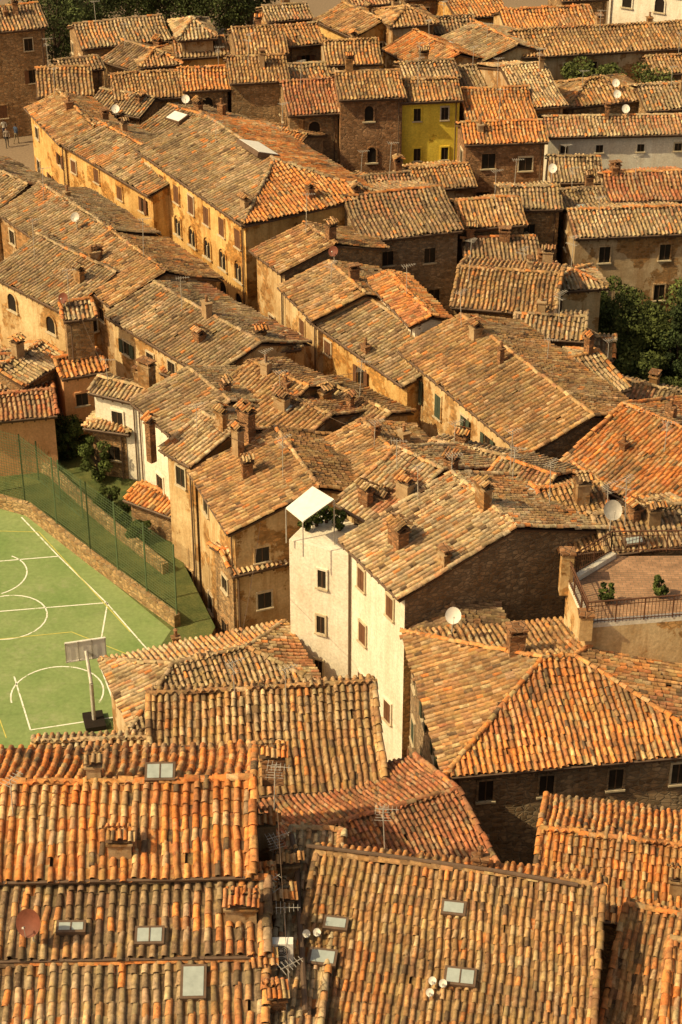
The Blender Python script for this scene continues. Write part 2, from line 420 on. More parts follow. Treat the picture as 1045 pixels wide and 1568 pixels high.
    if gut and kind!='flat':
        gb=MB(); gb.tube(pt(0,-.06,ez-.03),pt(L,-.06,ez-.03),.06,PIPE,6)
        if kind=='gable' : gb.tube(pt(0,D+.06,zb-.03),pt(L,D+.06,zb-.03),.06,PIPE,6)
        px=x0+.25 if rng.random()<.5 else x1-.25
        gb.tube(pt(px,y0-.09,z0),pt(px,y0-.09,ez-.35),.045,PIPE,6); gb.tube(pt(px,y0-.09,ez-.35),pt(px,-.06,ez-.06),.045,PIPE,6)
        if dist<125:
            for i in range(int(L/.6)): 
                q=pt(.3+i*.6,.02,ez-.21+.02*slope); gb.box(q-u*.04-Vector((0,0,.09)),u*.08,n*.4+Vector((0,0,.4*slope)),Vector((0,0,.085)),WOOD)
        gb.obj('gutter',root)
    H=dict(root=root,planes=planes,ang=math.atan2(u.y,u.x),rng=rng,ez=ez)
    HOUSES.append(H)
    if planes:
        k=ch if ch is not None else 1
        if k>1: k=1+int(rng.random()<.6)
        elif k==1: k=int(rng.random()<.65)
        for i in range(k):
            x=rng.uniform(.12,.88)*L; y=rng.uniform(.2,.95)*(h if kind=='shed' else D)
            z=zt(y)+.12 if not kind.startswith('hip') else ez+slope*min(y,D-y,x if kind!='hip2' else 99,(L-x) if kind!='hip1' else 99)
            chimney(pt(x,y,0),H['ang']+(math.pi/2 if rng.random()<.5 else 0)+rng.normal(0,.1),rng,root,z,rng.uniform(.35,.95),rng.uniform(.26,.45))
    return H
def on_roof(H,px,py):
    d=ray(px,py); best=None
    for pl in H['planes']:
        u,v,Nn=plane_frame(pl); t=(pl[0]-CAM).dot(Nn)/d.dot(Nn); p=CAM+d*t
        P2=[((q-pl[0]).dot(u),(q-pl[0]).dot(v)) for q in pl]
        if inpoly(np.array([(p-pl[0]).dot(u)]),np.array([(p-pl[0]).dot(v)]),P2,.3)[0]:
            if best is None or t<best[0]: best=(t,p,u,v,Nn)
    if best is None:
        pl=H['planes'][0]; u,v,Nn=plane_frame(pl); t=(pl[0]-CAM).dot(Nn)/d.dot(Nn); best=(t,CAM+d*t,u,v,Nn)
    return best[1:]
def skylight(H,px,py,w=.8,l=1.0,m=None):
    p,u,v,Nn=on_roof(H,px,py); mb=MB()
    mb.box(p-u*(w/2+.08)-v*(l/2+.08)-Nn*.08,u*(w+.16),v*(l+.16),Nn*.3,PIPE)
    mb.box(p-u*w/2-v*l/2+Nn*.11,u*w,v*l,Nn*.125,m or SKYL)
    if not m and w>.7: mb.box(p-u*.02-v*l/2+Nn*.12,u*.04,v*l,Nn*.13,PIPE)
    mb.obj('skylight',H['root'])
def chim(H,px,py,h=1.0,w=.5,rot=0,style=1):
    p,u,v,Nn=on_roof(H,px,py); chimney(p,H['ang']+rot,H['rng'],H['root'],p.z,h,w,style)
def antenna(p,h=2.6,seed=0):
    rg=random.Random(seed); mb=MB(); p=Vector(p); up=Vector((0,0,1)); a=rg.uniform(-.6,.6)+.5; lean=Vector((rg.uniform(-.07,.07),rg.uniform(-.07,.07),1)).normalized()
    mb.tube(p-up*.4,p+lean*h,.02,METAL,5)
    x=Vector((math.cos(a),math.sin(a),rg.uniform(-.1,.1))); y=Vector((-x.y,x.x,0))
    for k,zz in enumerate((h*.98,h*.78)[:rg.choice((1,1,2))]):
        c=p+lean*zz; ln=.5
        mb.tube(c-x*ln*.5,c+x*ln,.012,METAL,4)
        for i in range(6):
            q=c+x*(-.45*ln+i*.26*ln); s=.28-.028*i; mb.tube(q-y*s,q+y*s,.008,METAL,4)
        x,y=Vector((y.x,y.y,0)),Vector((x.x,x.y,0))
    mb.obj('tv_antenna'); return p+lean*h
def cable(a,b,sag=.5,r=.012,name='overhead_cable'):
    mb=MB(); n=14; pts=[a.lerp(b,i/n)-Vector((0,0,4*sag*(i/n)*(1-i/n))) for i in range(n+1)]
    for q,s in zip(pts[:-1],pts[1:]): mb.tube(q,s,r,PIPE,4)
    mb.obj(name)
def dish(p,r=.3,az=2.6,mat=None,pole=.6):
    mb=MB(); p=Vector(p); up=Vector((0,0,1)); mb.tube(p-up*.4,p+up*pole,.025,METAL,6)
    d=Vector((math.cos(az)*.85,math.sin(az)*.85,.5)).normalized(); x=d.cross(up).normalized(); y=x.cross(d)
    c=p+up*pole+d*.12; R=[]; m=mat or WHITE
    for i in range(6):
        q=i/5; ring=[c+(x*math.cos(t)+y*math.sin(t)*1.08)*r*q+d*(.22*r*2*q*q*.6) for t in [2*math.pi*k/20 for k in range(20)]]; R.append(ring)
    for i in range(5):
        for k in range(20):
            j=(k+1)%20; mb.face([R[i][k],R[i+1][k],R[i+1][j],R[i][j]],m)
    f=c+d*r*.95-y*r*.2
    mb.tube(R[5][15],f,.012,METAL,4); mb.tube(f-d*.05,f+d*.06,.035,METAL,8); mb.tube(p+up*pole,c,.03,METAL,6)
    mb.obj('satellite_dish')

# ====================== TOWN ======================
PL={'kinds':['plain'],'skip':.3}
SH={'kinds':['shut','closed','shut','plain'],'skip':.15}
NW={'none':1}
# --- foreground
F1=house('orange_roof_house',(-60,1350),(388,1341),(215,1197),15.6,roof='orange',w=.32,ch=0,wall='stone')
F2=house('brown_roof_house',(-60,1470),(410,1462),(200,1350),14.6,'shed',roof='dark',w=.33,ch=0,wall='stone')
F3=house('brown_roof_house',(-60,1606),(408,1596),(200,1474),13.6,'shed',roof='grey',w=.34,ch=0,wall='stone')
F4=house('skylight_house',(425,1632),(902,1690),(668,1330),12.6,'gable',roof='brown',roof2='orange',w=.245,ch=0,wall='stone',slope=.3,back=.6)
F5=house('red_roof_house',(480,1425),(770,1338),(600,1238),10.6,'gable',roof='red',w=.2,ch=0,wall='stone',win=NW,slope=.3)
FA=house('alley_house',(396,1612),(486,1618),(440,1270),13.3,'shed',roof='pale',w=.25,ch=0,wall='stone',win=NW,slope=.1)
G6=house('corner_house',(812,1395),(1110,1432),(910,1280),11.8,'gable',roof='orange',w=.24,ch=0,wall='stone',win=NW)
G7=house('corner_house',(905,1640),(1130,1690),(960,1385),11.5,'shed',roof='brown',w=.25,ch=0,wall='stone',win=NW)
G8=house('orange_roof_house',(1012,1580),(1140,1600),(1040,1440),14.5,'shed',roof='orange',w=.28,ch=0,wall='stone',win=NW)
# --- middle right
M1=house('hip_roof_mansion',(680,1190),(1110,1152),(900,1003),11,'hip',roof='orange',roof2='brown',wall='grey',ch=0,w=.245,slope=.33,win={'f':{'kinds':['plain'],'skip':0,'sp':2.2,'w':.55,'h':.95,'drop':.5,'reg':1},'l':{'kinds':['shut','plain','closed'],'skip':.05,'sp':2.0,'w':.6,'h':1.05,'reg':1}})
M3=house('white_street_house',(520,828),(612,917),(820,832),12.2,'gable',roof='pale',wall='white',wall2='grey',ch=0,slope=.32001,win={'f':{'kinds':['closed','shut','plain'],'skip':.05,'sp':2.0,'w':.55,'h':1.0,'reg':1,'shut':SHUT_B},'r':{'kinds':['plain'],'skip':.6,'sp':3,'w':.7,'h':.8}})
M3b=house('white_street_house',(604,925),(628,990),(700,945),10.4,'gable',roof='dark',wall='cream',ch=0,win=SH)
M5=house('white_terrace_house',(443,826),(536,851),(560,800),11.6,'flat',wall='white',ch=0,win={'kinds':['plain','plain','shut'],'skip':0,'sp':1.25,'w':.4,'h':.9,'reg':1,'drop':1.1,'fl':2.4,'shut':SHUT_B})
M4=house('tiled_house',(512,770),(580,808),(660,712),12.4,'gable',roof='pale',wall='cream',ch=0)
M6=house('tiled_house',(640,762),(720,790),(760,742),12.6,'hip',roof='orange',wall='cream',ch=0)
M7=house('tiled_house',(860,850),(960,838),(880,745),12,'gable',roof='brown',wall='grey',ch=0)
M8=house('tiled_house',(715,770),(800,800),(820,720),12.2,'gable',roof='grey',wall='grey',ch=0)
M9=house('tiled_house',(930,850),(1080,830),(1000,778),12,'gable',roof='grey',wall='grey',ch=1)
M10=house('tiled_house',(640,720),(760,745),(730,690),11.5,'gable',roof='pale',wall='cream',ch=1)
# --- low houses by the court
L2=house('long_roof_house',(232,1228),(592,1206),(400,1056),10.8,'gable',roof='brown',w=.28,ch=0,wall='stone',back=.5)
L2b=house('low_house',(48,1185),(240,1178),(130,1135),10,'gable',roof='pale',w=.27,ch=0,wall='stone',back=.5)
L1=house('hip_roof_house',(200,1118),(498,1052),(345,1000),6.6,'hip',roof='grey',roof2='pale',ch=0,wall='beige',z0=0,win=NW)
L3=house('garage_house',(356,882),(455,858),(375,835),6.8,'gable',roof='pale',wall='stone',ch=0,win=PL)
L4=house('cream_house',(290,722),(350,818),(480,735),9,'gable',roof='brown',wall='cream',ch=2,win=PL)
L5=house('cream_house',(245,688),(292,715),(370,665),9.3,'gable',roof='pale',wall='cream',ch=0,win=PL)
L6=house('cream_house',(200,615),(262,668),(320,590),9.5,'gable',roof='grey',wall='white',ch=2,win=PL)
L7=house('cream_house',(355,640),(450,685),(480,625),9.5,'gable',roof='brown',wall='beige',ch=2,win=PL)
L7b=house('cream_house',(470,690),(520,745),(590,680),9.3,'gable',roof='brown',wall='beige',ch=2,win=PL)
L8=house('cream_house',(330,600),(420,640),(430,575),9.7,'gable',roof='brown',wall='cream',ch=2,win=PL)
L8b=house('cream_house',(450,610),(560,665),(530,600),9.2,'gable',roof='brown',wall='beige',ch=2,win=PL)
L9=house('lean_to_shed',(190,765),(285,800),(225,745),4.8,'shed',roof='orange',wall='stone',ch=0,win=NW)
L10=house('stone_outhouse',(128,655),(198,665),(160,640),6,'hip',roof='pale',wall='stone',ch=0,win=PL)
L11=house('white_small_house',(135,600),(210,618),(170,582),8,'gable',roof='pale',wall='white',ch=1,win=PL)
L12=house('small_pavilion_house',(380,545),(462,533),(405,518),9.5,'hip',roof='pale',wall='cream',ch=0,win={'kinds':['arch'],'skip':0,'sp':1.8,'w':.6,'h':1.0})
L13=house('shaded_house',(245,570),(330,600),(330,560),8,'gable',roof='grey',wall='cream',ch=1)
# --- left
A0=house('peach_house',(-60,650),(88,636),(10,604),6.6,'gable',roof='red',wall='peach',ch=0,win=NW)
A1=house('stone_cottage',(-30,600),(50,590),(-5,545),7,'gable',roof='pale',wall='stone',ch=1)
A1b=house('stone_cottage',(35,592),(105,550),(30,545),7.5,'gable',roof='pale',wall='stone',ch=1)
A2=house('orange_house',(95,580),(165,568),(120,545),7.5,'gable',roof='orange',wall='peach',ch=0)
A3=house('stone_turret_house',(98,492),(148,486),(120,462),10.5,'shed',roof='pale',wall='stone',ch=0,win=PL)
A4=house('arched_door_house',(-20,418),(100,480),(62,362),9,'gable',roof='grey',wall='cream',ch=2,win={'kinds':['arch','plain'],'skip':0,'sp':2.5})
A5=house('small_house',(20,640),(100,650),(60,610),4.5,'shed',roof='red',wall='stone',ch=0,win=NW)
B1=house('long_row_house',(162,484),(322,580),(270,452),9.5,'gable',roof='grey',wall='cream',ch=2,win=SH)
B2=house('long_row_house',(90,405),(170,470),(185,365),9.6,'gable',roof='brown',wall='beige',ch=3)
B3=house('long_row_house',(-10,322),(100,398),(90,300),9.6,'gable',roof='grey',wall='beige',ch=3)
B4=house('long_row_house',(-110,275),(-15,325),(0,262),9.6,'gable',roof='grey',wall='beige',ch=3)
# --- street, right-hand side
C0=house('street_house',(38,165),(92,222),(110,160),10.5,'gable',roof='brown',wall='ochre',ch=2,win=SH)
C1=house('street_house',(90,218),(228,300),(190,208),10.5,'gable',roof='grey',wall='ochre',ch=3,win=SH)
C2=house('palace_with_arched_windows',(207,228),(372,345),(425,248),12,'hip2',roof='grey',roof2='orange',wall='ochre',ch=0,slope=.32001,win={'f':{'rows':['closed','bifora','arch'],'skip':0,'sp':1.9,'w':.72,'h':1.15,'fl':2.15,'reg':1,'jit':.03,'drop':.7,'shut':SHUT_B},'r':{'none':1}})
C3=house('street_house',(383,383),(430,418),(487,356),11,'gable',roof='brown',wall='cream',wall2='stone',ch=2,win=SH)
C4=house('street_house',(427,440),(480,492),(530,425),10.4,'gable',roof='brown',wall='cream',ch=2,win=SH)
C5=house('street_house',(470,488),(618,592),(645,512),10,'gable',roof='grey',wall='ochre',ch=3,win=SH)
C6=house('stone_facade_house',(610,537),(805,697),(915,641),11,'gable',roof='brown',wall='cream',wall2='grey',ch=2,slope=.32001,win={'f':{'kinds':['shut'],'skip':0,'sp':2.0,'w':.6,'h':1.3,'reg':1,'drop':.9},'r':PL,'shut':SHUT_G})
C7=house('white_parapet_house',(563,432),(628,500),(655,478),11.6,'gable',roof='orange',wall='white',ch=0,win=NW)
D1=house('broad_orange_roof_house',(850,715),(1060,812),(1062,665),11,'gable',roof='orange',wall='grey',ch=1)
D2a=house('hip_roof_house',(690,470),(850,483),(750,412),10.5,'gable',roof='brown',wall='stone',ch=1)
D2b=house('chimney_house',(785,515),(895,523),(830,483),10.3,'gable',roof='grey',wall='beige',ch=2)
D2c=house('grey_roof_house',(850,630),(965,595),(840,560),10,'gable',roof='grey',wall='beige',ch=1)
D2d=house('low_house',(900,595),(1060,632),(960,583),8,'gable',roof='grey',wall='beige',ch=2)
D2e=house('yellow_plaster_house',(848,447),(933,440),(872,414),9.5,'hip',roof='pale',wall='cream',ch=0,z0=0,win={'kinds':['plain'],'skip':.5,'sp':2})
D2f=house('low_house',(830,545),(940,552),(880,518),8.5,'gable',roof='grey',wall='stone',ch=1)
D3=house('grey_roof_house',(553,370),(708,353),(640,290),11,'gable',roof='dark',wall='grey',ch=1,win=PL)
D4=house('tiled_house',(706,352),(808,344),(745,305),10.5,'gable',roof='brown',wall='stone',ch=1,win=PL)
D5=house('tiled_house',(770,322),(862,320),(810,287),10.2,'gable',roof='grey',wall='stone',ch=1)
D6=house('tiled_house',(712,402),(828,398),(760,365),9.3,'gable',roof='dark',wall='stone',ch=2)
D7=house('tiled_house',(740,440),(855,445),(800,405),9.3,'gable',roof='red',wall='beige',ch=2)
D8=house('beige_house',(880,365),(1070,357),(960,320),9.3,'gable',roof='grey',wall='beige',ch=1,win={'kinds':['plain'],'skip':.1,'sp':3.0,'reg':1})
D9=house('tiled_house',(865,335),(940,330),(900,290),9,'gable',roof='grey',wall='beige',ch=1)
D10=house('red_roof_house',(935,310),(1070,305),(990,264),9.5,'gable',roof='red',wall='beige',ch=2)
D11=house('tiled_house',(845,280),(925,280),(880,240),9.5,'gable',roof='grey',wall='beige',ch=1)
D12=house('tiled_house',(640,292),(730,285),(680,255),9.2,'gable',roof='brown',wall='beige',ch=0)
D13=house('tiled_house',(550,292),(640,283),(590,268),9.3,'gable',roof='dark',wall='beige',ch=1)
# --- upper middle
T1=house('yellow_house',(613,157),(709,153),(660,122),11.5,'gable',roof='brown',wall='yellow',ch=1,win={'kinds':['plain'],'skip':.0,'sp':1.7,'w':.5,'h':.9,'reg':1,'fl':2.9,'drop':.5})
T2=house('brick_tower_house',(519,153),(621,149),(570,110),12,'gable',roof='brown',wall='brick',ch=0,win={'kinds':['arch'],'skip':.05,'sp':2.0,'w':.5,'h':.95,'reg':1,'fl':3.0})
T3=house('stone_house',(441,177),(522,173),(480,124),10.8,'gable',roof='red',wall='stone',ch=0,win={'kinds':['arch'],'skip':0,'sp':1.9,'w':.65,'h':1.0,'reg':1})
T4=house('loggia_house',(352,128),(443,124),(400,86),11.5,'gable',roof='brown',wall='stone',ch=1,win=PL)
T5=house('loggia_house',(280,140),(352,136),(310,104),11,'gable',roof='orange',wall='stone',ch=1,win={'kinds':['arch'],'skip':0,'sp':1.6,'w':.6})
T6=house('stone_house',(175,155),(290,148),(225,112),10.5,'gable',roof='brown',wall='stone',ch=1,win=PL)
T7=house('orange_roof_house',(712,222),(840,217),(770,187),11,'gable',roof='orange',wall='brick',ch=1,win={'kinds':['plain'],'skip':.1,'sp':2.0,'w':.9})
T8=house('orange_roof_house',(715,190),(822,186),(765,135),10.2,'gable',roof='orange',wall='stone',ch=0)
T9=house('long_white_house',(838,210),(1070,205),(940,178),9.6,'gable',roof='pale',wall='white',ch=1,win={'kinds':['plain'],'skip':.02,'sp':2.0,'w':.5,'h':.55,'reg':1,'fl':2.0})
T10=house('stone_house',(868,162),(800,168),(825,98),10.5,'gable',roof='pale',wall='beige',ch=1)
T11=house('hip_roof_house',(868,165),(1000,152),(935,118),9,'hip',roof='brown',wall='stone',ch=0)
T12=house('stone_house',(205,200),(330,240),(320,180),9.8,'gable',roof='grey',wall='grey',ch=3)
T12b=house('stone_house',(330,215),(440,240),(370,185),9.3,'gable',roof='brown',wall='stone',ch=3)
T13=house('stone_house',(130,165),(215,180),(170,140),10,'gable',roof='grey',wall='stone',ch=2)
T14=house('stone_house',(56,150),(142,146),(100,104),9.5,'gable',roof='brown',wall='ochre',ch=1)
T14b=house('stone_house',(95,112),(160,105),(120,90),9.5,'gable',roof='dark',wall='stone',ch=1)
T15=house('stone_house',(440,125),(520,120),(470,98),10,'gable',roof='grey',wall='stone',ch=1)
T16=house('stone_house',(500,100),(585,97),(540,62),10.6,'gable',roof='brown',wall='beige',ch=1)
T16b=house('beige_house',(585,75),(655,112),(680,70),10,'gable',roof='orange',wall='cream',ch=1)
T17=house('stone_house',(362,86),(441,82),(402,42),11,'gable',roof='brown',wall='stone',ch=1)
T18=house('stone_house',(270,90),(360,84),(310,58),9.5,'gable',roof='dark',wall='ochre',ch=1)
T19=house('stone_house',(150,92),(215,112),(230,75),9,'gable',roof='dark',wall='stone',ch=1)
T19b=house('stone_house',(215,104),(280,98),(250,74),9.4,'hip',roof='brown',wall='beige',ch=1)
T20=house('stone_house',(125,75),(262,62),(190,30),9.5,'gable',roof='grey',wall='stone',ch=1)
T21=house('stone_house',(-30,52),(72,42),(30,8),9,'gable',roof='dark',wall='stone',ch=2)
T22=house('beige_house',(272,62),(334,58),(302,28),10.8,'hip',roof='pale',wall='beige',ch=1)
T23=house('stone_house',(440,72),(500,66),(468,38),10,'gable',roof='brown',wall='stone',ch=1)
T24=house('stone_house',(480,30),(540,58),(555,18),10,'gable',roof='brown',wall='ochre',ch=1)
T25=house('beige_house',(597,42),(673,36),(640,8),11,'hip',roof='brown',wall='beige',ch=1)
T26=house('stone_house',(668,60),(735,98),(800,72),10,'gable',roof='pale',wall='cream',ch=1)
T26b=house('stone_house',(650,55),(735,50),(690,26),9.6,'gable',roof='dark',wall='stone',ch=1)
T27=house('long_roof_house',(800,88),(1075,72),(930,40),10,'gable',roof='brown',wall='beige',ch=2)
T28=house('beige_house',(775,46),(915,38),(850,12),10,'gable',roof='orange',wall='cream',ch=1)
T29=house('pale_church_hall',(930,-25),(1090,-2),(1000,-52),11,'gable',roof='pale',wall='white',ch=0,win={'kinds':['arch'],'skip':0,'sp':2.6,'reg':1,'fl':3})
T30=house('stone_house',(620,125),(705,120),(660,95),10.5,'gable',roof='dark',wall='stone',ch=1)
T31=house('stone_house',(702,138),(795,130),(750,100),9.5,'gable',roof='grey',wall='stone',ch=1)
T32=house('stone_house',(990,170),(1080,165),(1030,130),9,'gable',roof='grey',wall='stone',ch=1)
T33=house('stone_house',(410,34),(480,28),(440,8),9.5,'gable',roof='grey',wall='beige',ch=1)
T34=house('stone_house',(700,30),(780,22),(740,-10),9,'gable',roof='orange',wall='ochre',ch=1)
T35=house('stone_house',(1000,115),(1080,110),(1040,85),9,'gable',roof='brown',wall='stone',ch=1)
T36=house('stone_house',(520,285),(560,300),(560,270),9,'gable',roof='brown',wall='stone',ch=0)
T38=house('stone_house',(540,10),(600,5),(570,-15),9.5,'gable',roof='red',wall='stone',ch=1)
T39=house('stone_house',(620,0),(690,-4),(655,-30),9.5,'gable',roof='brown',wall='stone',ch=1)
T40=house('stone_house',(860,2),(935,-2),(890,-28),9.5,'gable',roof='brown',wall='stone',ch=1)

# ---------------- ground
gm,nt,b=newmat('stone_paving'); p=pos(nt)
c=mix(nt,noise(nt,p,.15,5),(.28,.205,.13),(.19,.135,.09)); c=mix(nt,1,c,ramp(nt,noise(nt,p,6,4),.3,.7,(.8,.8,.8,1),(1.2,1.2,1.2,1)),'MULTIPLY'); nt.links.new(c,b.inputs['Base Color'])
mb=MB(); mb.face([(-2500,-500,0),(2500,-500,0),(2500,5000,0),(-2500,5000,0)],gm); mb.obj('ground')
def grassmat(name,a,bc,s=1.2):
    m,nt,b=newmat(name); p=pos(nt); c=mix(nt,ramp(nt,noise(nt,p,s,6,.7),.35,.65),a,bc); c=mix(nt,1,c,ramp(nt,noise(nt,p,9,5,.7),.3,.7,(.7,.7,.7,1),(1.25,1.25,1.25,1)),'MULTIPLY'); nt.links.new(c,b.inputs['Base Color']); bump(nt,b,noise(nt,p,20,3),.6,.05); return m
GR=grassmat('grass',(.07,.095,.03),(.15,.155,.05))
TZ=3.0
terr=[P(*q,TZ) for q in ((-300,560),(100,600),(200,640),(230,760),(330,960),(240,1130),(60,1230),(-300,1230))]
mb=MB(); mb.prism([(q.x,q.y) for q in terr],-.5,TZ,plaster((.4,.3,.2),1.0),GR); mb.obj('garden_terrace')
cm,nt,b=newmat('green_court'); p=pos(nt); c=mix(nt,ramp(nt,noise(nt,p,.3,7,.65),.3,.7),(.15,.235,.07),(.26,.32,.13))
c=mix(nt,1,c,ramp(nt,noise(nt,p,5,5),.3,.7,(.82,.82,.82,1),(1.1,1.1,1.1,1)),'MULTIPLY')
c=mix(nt,mix(nt,1,ramp(nt,noise(nt,p,.9,8,.8),.54,.66),(.45,.45,.45),'MULTIPLY'),c,(.33,.34,.19))
c=mix(nt,mix(nt,1,ramp(nt,noise(nt,pos(nt,(.5,2.2,1)),.8,8,.8),.56,.66),(.4,.4,.4),'MULTIPLY'),c,(.12,.16,.055)); nt.links.new(c,b.inputs['Base Color'])
court=empty('basketball_court')
mb=MB(); mb.face([P(x,y,TZ+.006) for x,y in ((-250,1190),(130,1165),(262,965),(38,782),(-250,760))],cm); mb.obj('surface',court)
LW,nt,b=newmat('line_paint'); p=pos(nt); c=mix(nt,ramp(nt,noise(nt,p,3.5,6,.75),.52,.62),(.78,.77,.68),(.36,.42,.22)); nt.links.new(c,b.inputs['Base Color'])
mb=MB(); YL=simple('yellow_line_paint',(.55,.5,.12)); 
def line(pts,w=.07,z=TZ+.012,m=None):
    for a,b_ in zip(pts[:-1],pts[1:]):
        d=(b_-a).normalized(); s=Vector((-d.y,d.x,0))*w/2
        mb.face([Vector((q.x,q.y,z)) for q in (a-s,b_-s,b_+s,a+s)],m or LW)
def pp(l): return [P(x,y,TZ) for x,y in l]
def arc(cx,cy,r,a0,a1,n=20):
    c=P(cx,cy,TZ); return [c+Vector((math.cos(a),math.sin(a),0))*r for a in [math.radians(a0+(a1-a0)*i/n) for i in range(n+1)]]
line(pp([(33,792),(90,852),(165,925),(235,1005)])); line(pp([(-200,960),(-20,938),(165,923)])); line(pp([(90,852),(-150,872)]))
line(pp([(22,1036),(47,1118)])); line(pp([(47,1118),(178,1098)])); line(arc(12,945,1.9,0,360,28))
line(arc(88,1062,2.1,-20,200,24)); line(arc(-20,880,2.0,-60,60,14)); line(pp([(165,923),(150,1010),(180,1090)]))
line(pp([(-60,812),(60,815),(200,968)]),.05,TZ+.016,YL); line(pp([(-60,985),(110,968),(215,1010)]),.05,TZ+.016,YL); line(pp([(10,1130),(-30,1020)]),.05,TZ+.016,YL)
mb.obj('painted_lines',court)
def wallrun(name,pts,h,th,m,z=TZ):
    mb=MB()
    for a,b_ in zip(pts[:-1],pts[1:]):
        d=(b_-a); s=Vector((-d.y,d.x,0)).normalized()*th
        mb.box(Vector((a.x,a.y,z-.3)),d,s,Vector((0,0,h+.3)),m)
    return mb.obj(name)
wallrun('low_stone_wall',pp([(-40,768),(40,790),(140,868),(268,962)]),.7,.35,plaster((.5,.37,.2),1.0))
wallrun('low_stone_wall',pp([(20,700),(75,730),(150,800),(250,880)]),.6,.35,plaster((.5,.37,.2),1.0))
FG=simple('green_fence_wire',(.11,.16,.075),.6)
def fence(pts,h,z,post=2.2,wire=.35):
    mb=MB(); up=Vector((0,0,1))
    for a,b_ in zip(pts[:-1],pts[1:]):
        L=(b_-a).length; d=(b_-a).normalized(); n=max(1,int(L/post))
        for i in range(n+1):
            q=a+d*L*i/n; mb.tube((q.x,q.y,z),(q.x,q.y,z+h),.045,FG,6)
        for k in range(int(h/wire)+1):
            zz=z+min(h,k*wire); mb.tube((a.x,a.y,zz),(b_.x,b_.y,zz),.010 if k else .03,FG,4)
        for k in range(int(L/wire)):
            q=a+d*k*wire; mb.tube((q.x,q.y,z),(q.x,q.y,z+h),.009,FG,4)
    return mb.obj('wire_fence')
fence(pp([(-40,760),(40,782),(140,858),(272,958)]),4.6,TZ,2.2,.16)
fence(pp([(-60,700),(60,735),(128,795)]),2.4,TZ)
# basketball hoop
mb=MB(); bp=P(145,1108,TZ); up=Vector((0,0,1)); dr=(P(128,1040,TZ)-bp).normalized(); sd=Vector((-dr.y,dr.x,0))
mb.box(bp-dr*.6-sd*.45,dr*1.2,sd*.9,up*.25,DARK)
mb.tube(bp,bp+up*2.2,.09,METAL,8); mb.tube(bp+up*2.2,bp+up*3.2+dr*1.1,.08,METAL,8); mb.tube(bp+up*1.5,bp+up*2.9+dr*1.0,.04,METAL,6)
bc=bp+dr*1.15+up*2.7
mb.box(bc-sd*.9,sd*1.8,dr*.05,up*1.05,WHITE)
for z_ in (0,.98): mb.box(bc-sd*.92+up*z_-dr*.03,sd*1.84,dr*.028,up*.06,WHITE)
for q_ in (-.9,-.3,.3,.86): mb.box(bc+sd*q_-dr*.05,sd*.05,dr*.018,up*1.05,METAL)
rc=bc+dr*.35+up*.2
for i in range(12):
    a0=2*math.pi*i/12;a1=2*math.pi*(i+1)/12
    A_=rc+(dr*math.cos(a0)+sd*math.sin(a0))*.23; B_=rc+(dr*math.cos(a1)+sd*math.sin(a1))*.23
    mb.tube(A_,B_,.015,REDD,5); mb.tube(A_,A_-up*.4+(rc-A_)*.4,.006,WHITE,4)
mb.obj('basketball_hoop')
mb=MB(); mb.face([P(x,y,.01) for x,y in ((930,760),(1250,800),(1250,520),(900,520))],GR); mb.obj('park_lawn')
# ---------------- trees
BARK=simple('bark',(.09,.06,.04))
lm,nt,b=newmat('foliage'); at=N(nt,'ShaderNodeAttribute',attribute_name='Col'); nt.links.new(at.outputs['Color'],b.inputs['Base Color']); LEAF=lm
def tree(name,base,h,r,seed,col=(.065,.085,.02),conif=False,n=5000,low=.25):
    rng=np.random.default_rng(seed); root=empty(name); mb=MB(); base=Vector(base)
    mb.tube(base,base+Vector((0,0,h*.55)),h*.03+.06,BARK,7,.06)
    nc=34 if h>4 else 18; cl=[]
    for i in range(nc):
        t=rng.uniform(low,1); a=rng.uniform(0,6.28)
        rr=r*(1-t)**.6*.9*rng.uniform(.3,1) if conif else r*math.sqrt(max(0,1-((t-.6)/.5)**2))*rng.uniform(.35,.85)
        c=base+Vector((math.cos(a)*rr,math.sin(a)*rr,t*h*.92)); cl.append(c)
        mb.tube(base+Vector((0,0,h*t*.5)),c,.05,BARK,4,.015)
    mb.obj('trunk',root)
    cl=np.array(cl); k=rng.integers(nc,size=n); cr=r*(.3 if conif else .33)
    d=rng.normal(size=(n,3)); d/=np.linalg.norm(d,axis=1)[:,None]; cs=rng.uniform(.5,1.15,nc)[k]
    c=cl[k]+d*(cr*cs*rng.uniform(.5,1.1,n)**.5)[:,None]*np.array([1,1,.8])
    a=rng.normal(size=(n,3)); a/=np.linalg.norm(a,axis=1)[:,None]; b2=np.cross(a,d+.3*rng.normal(size=(n,3))); b2/=np.linalg.norm(b2,axis=1)[:,None]+1e-6
    s=rng.uniform(.05,.12,(n,1))*(.8+r*.12)
    V=np.stack([c-a*s,c-b2*s*.6,c+a*s,c+b2*s*.6],1).reshape(-1,3)
    tb=TB(); tb.V=[V]; tb.Q=[np.arange(4*n).reshape(n,4)]
    cc=np.array(col)*rng.uniform(.5,1.5,(n,1))*rng.uniform(.7,1.3,nc)[k][:,None]; tb.C=[np.repeat(cc,4,axis=0)]; tb.n=4*n
    tb.obj('foliage',root,LEAF); return root
k=0
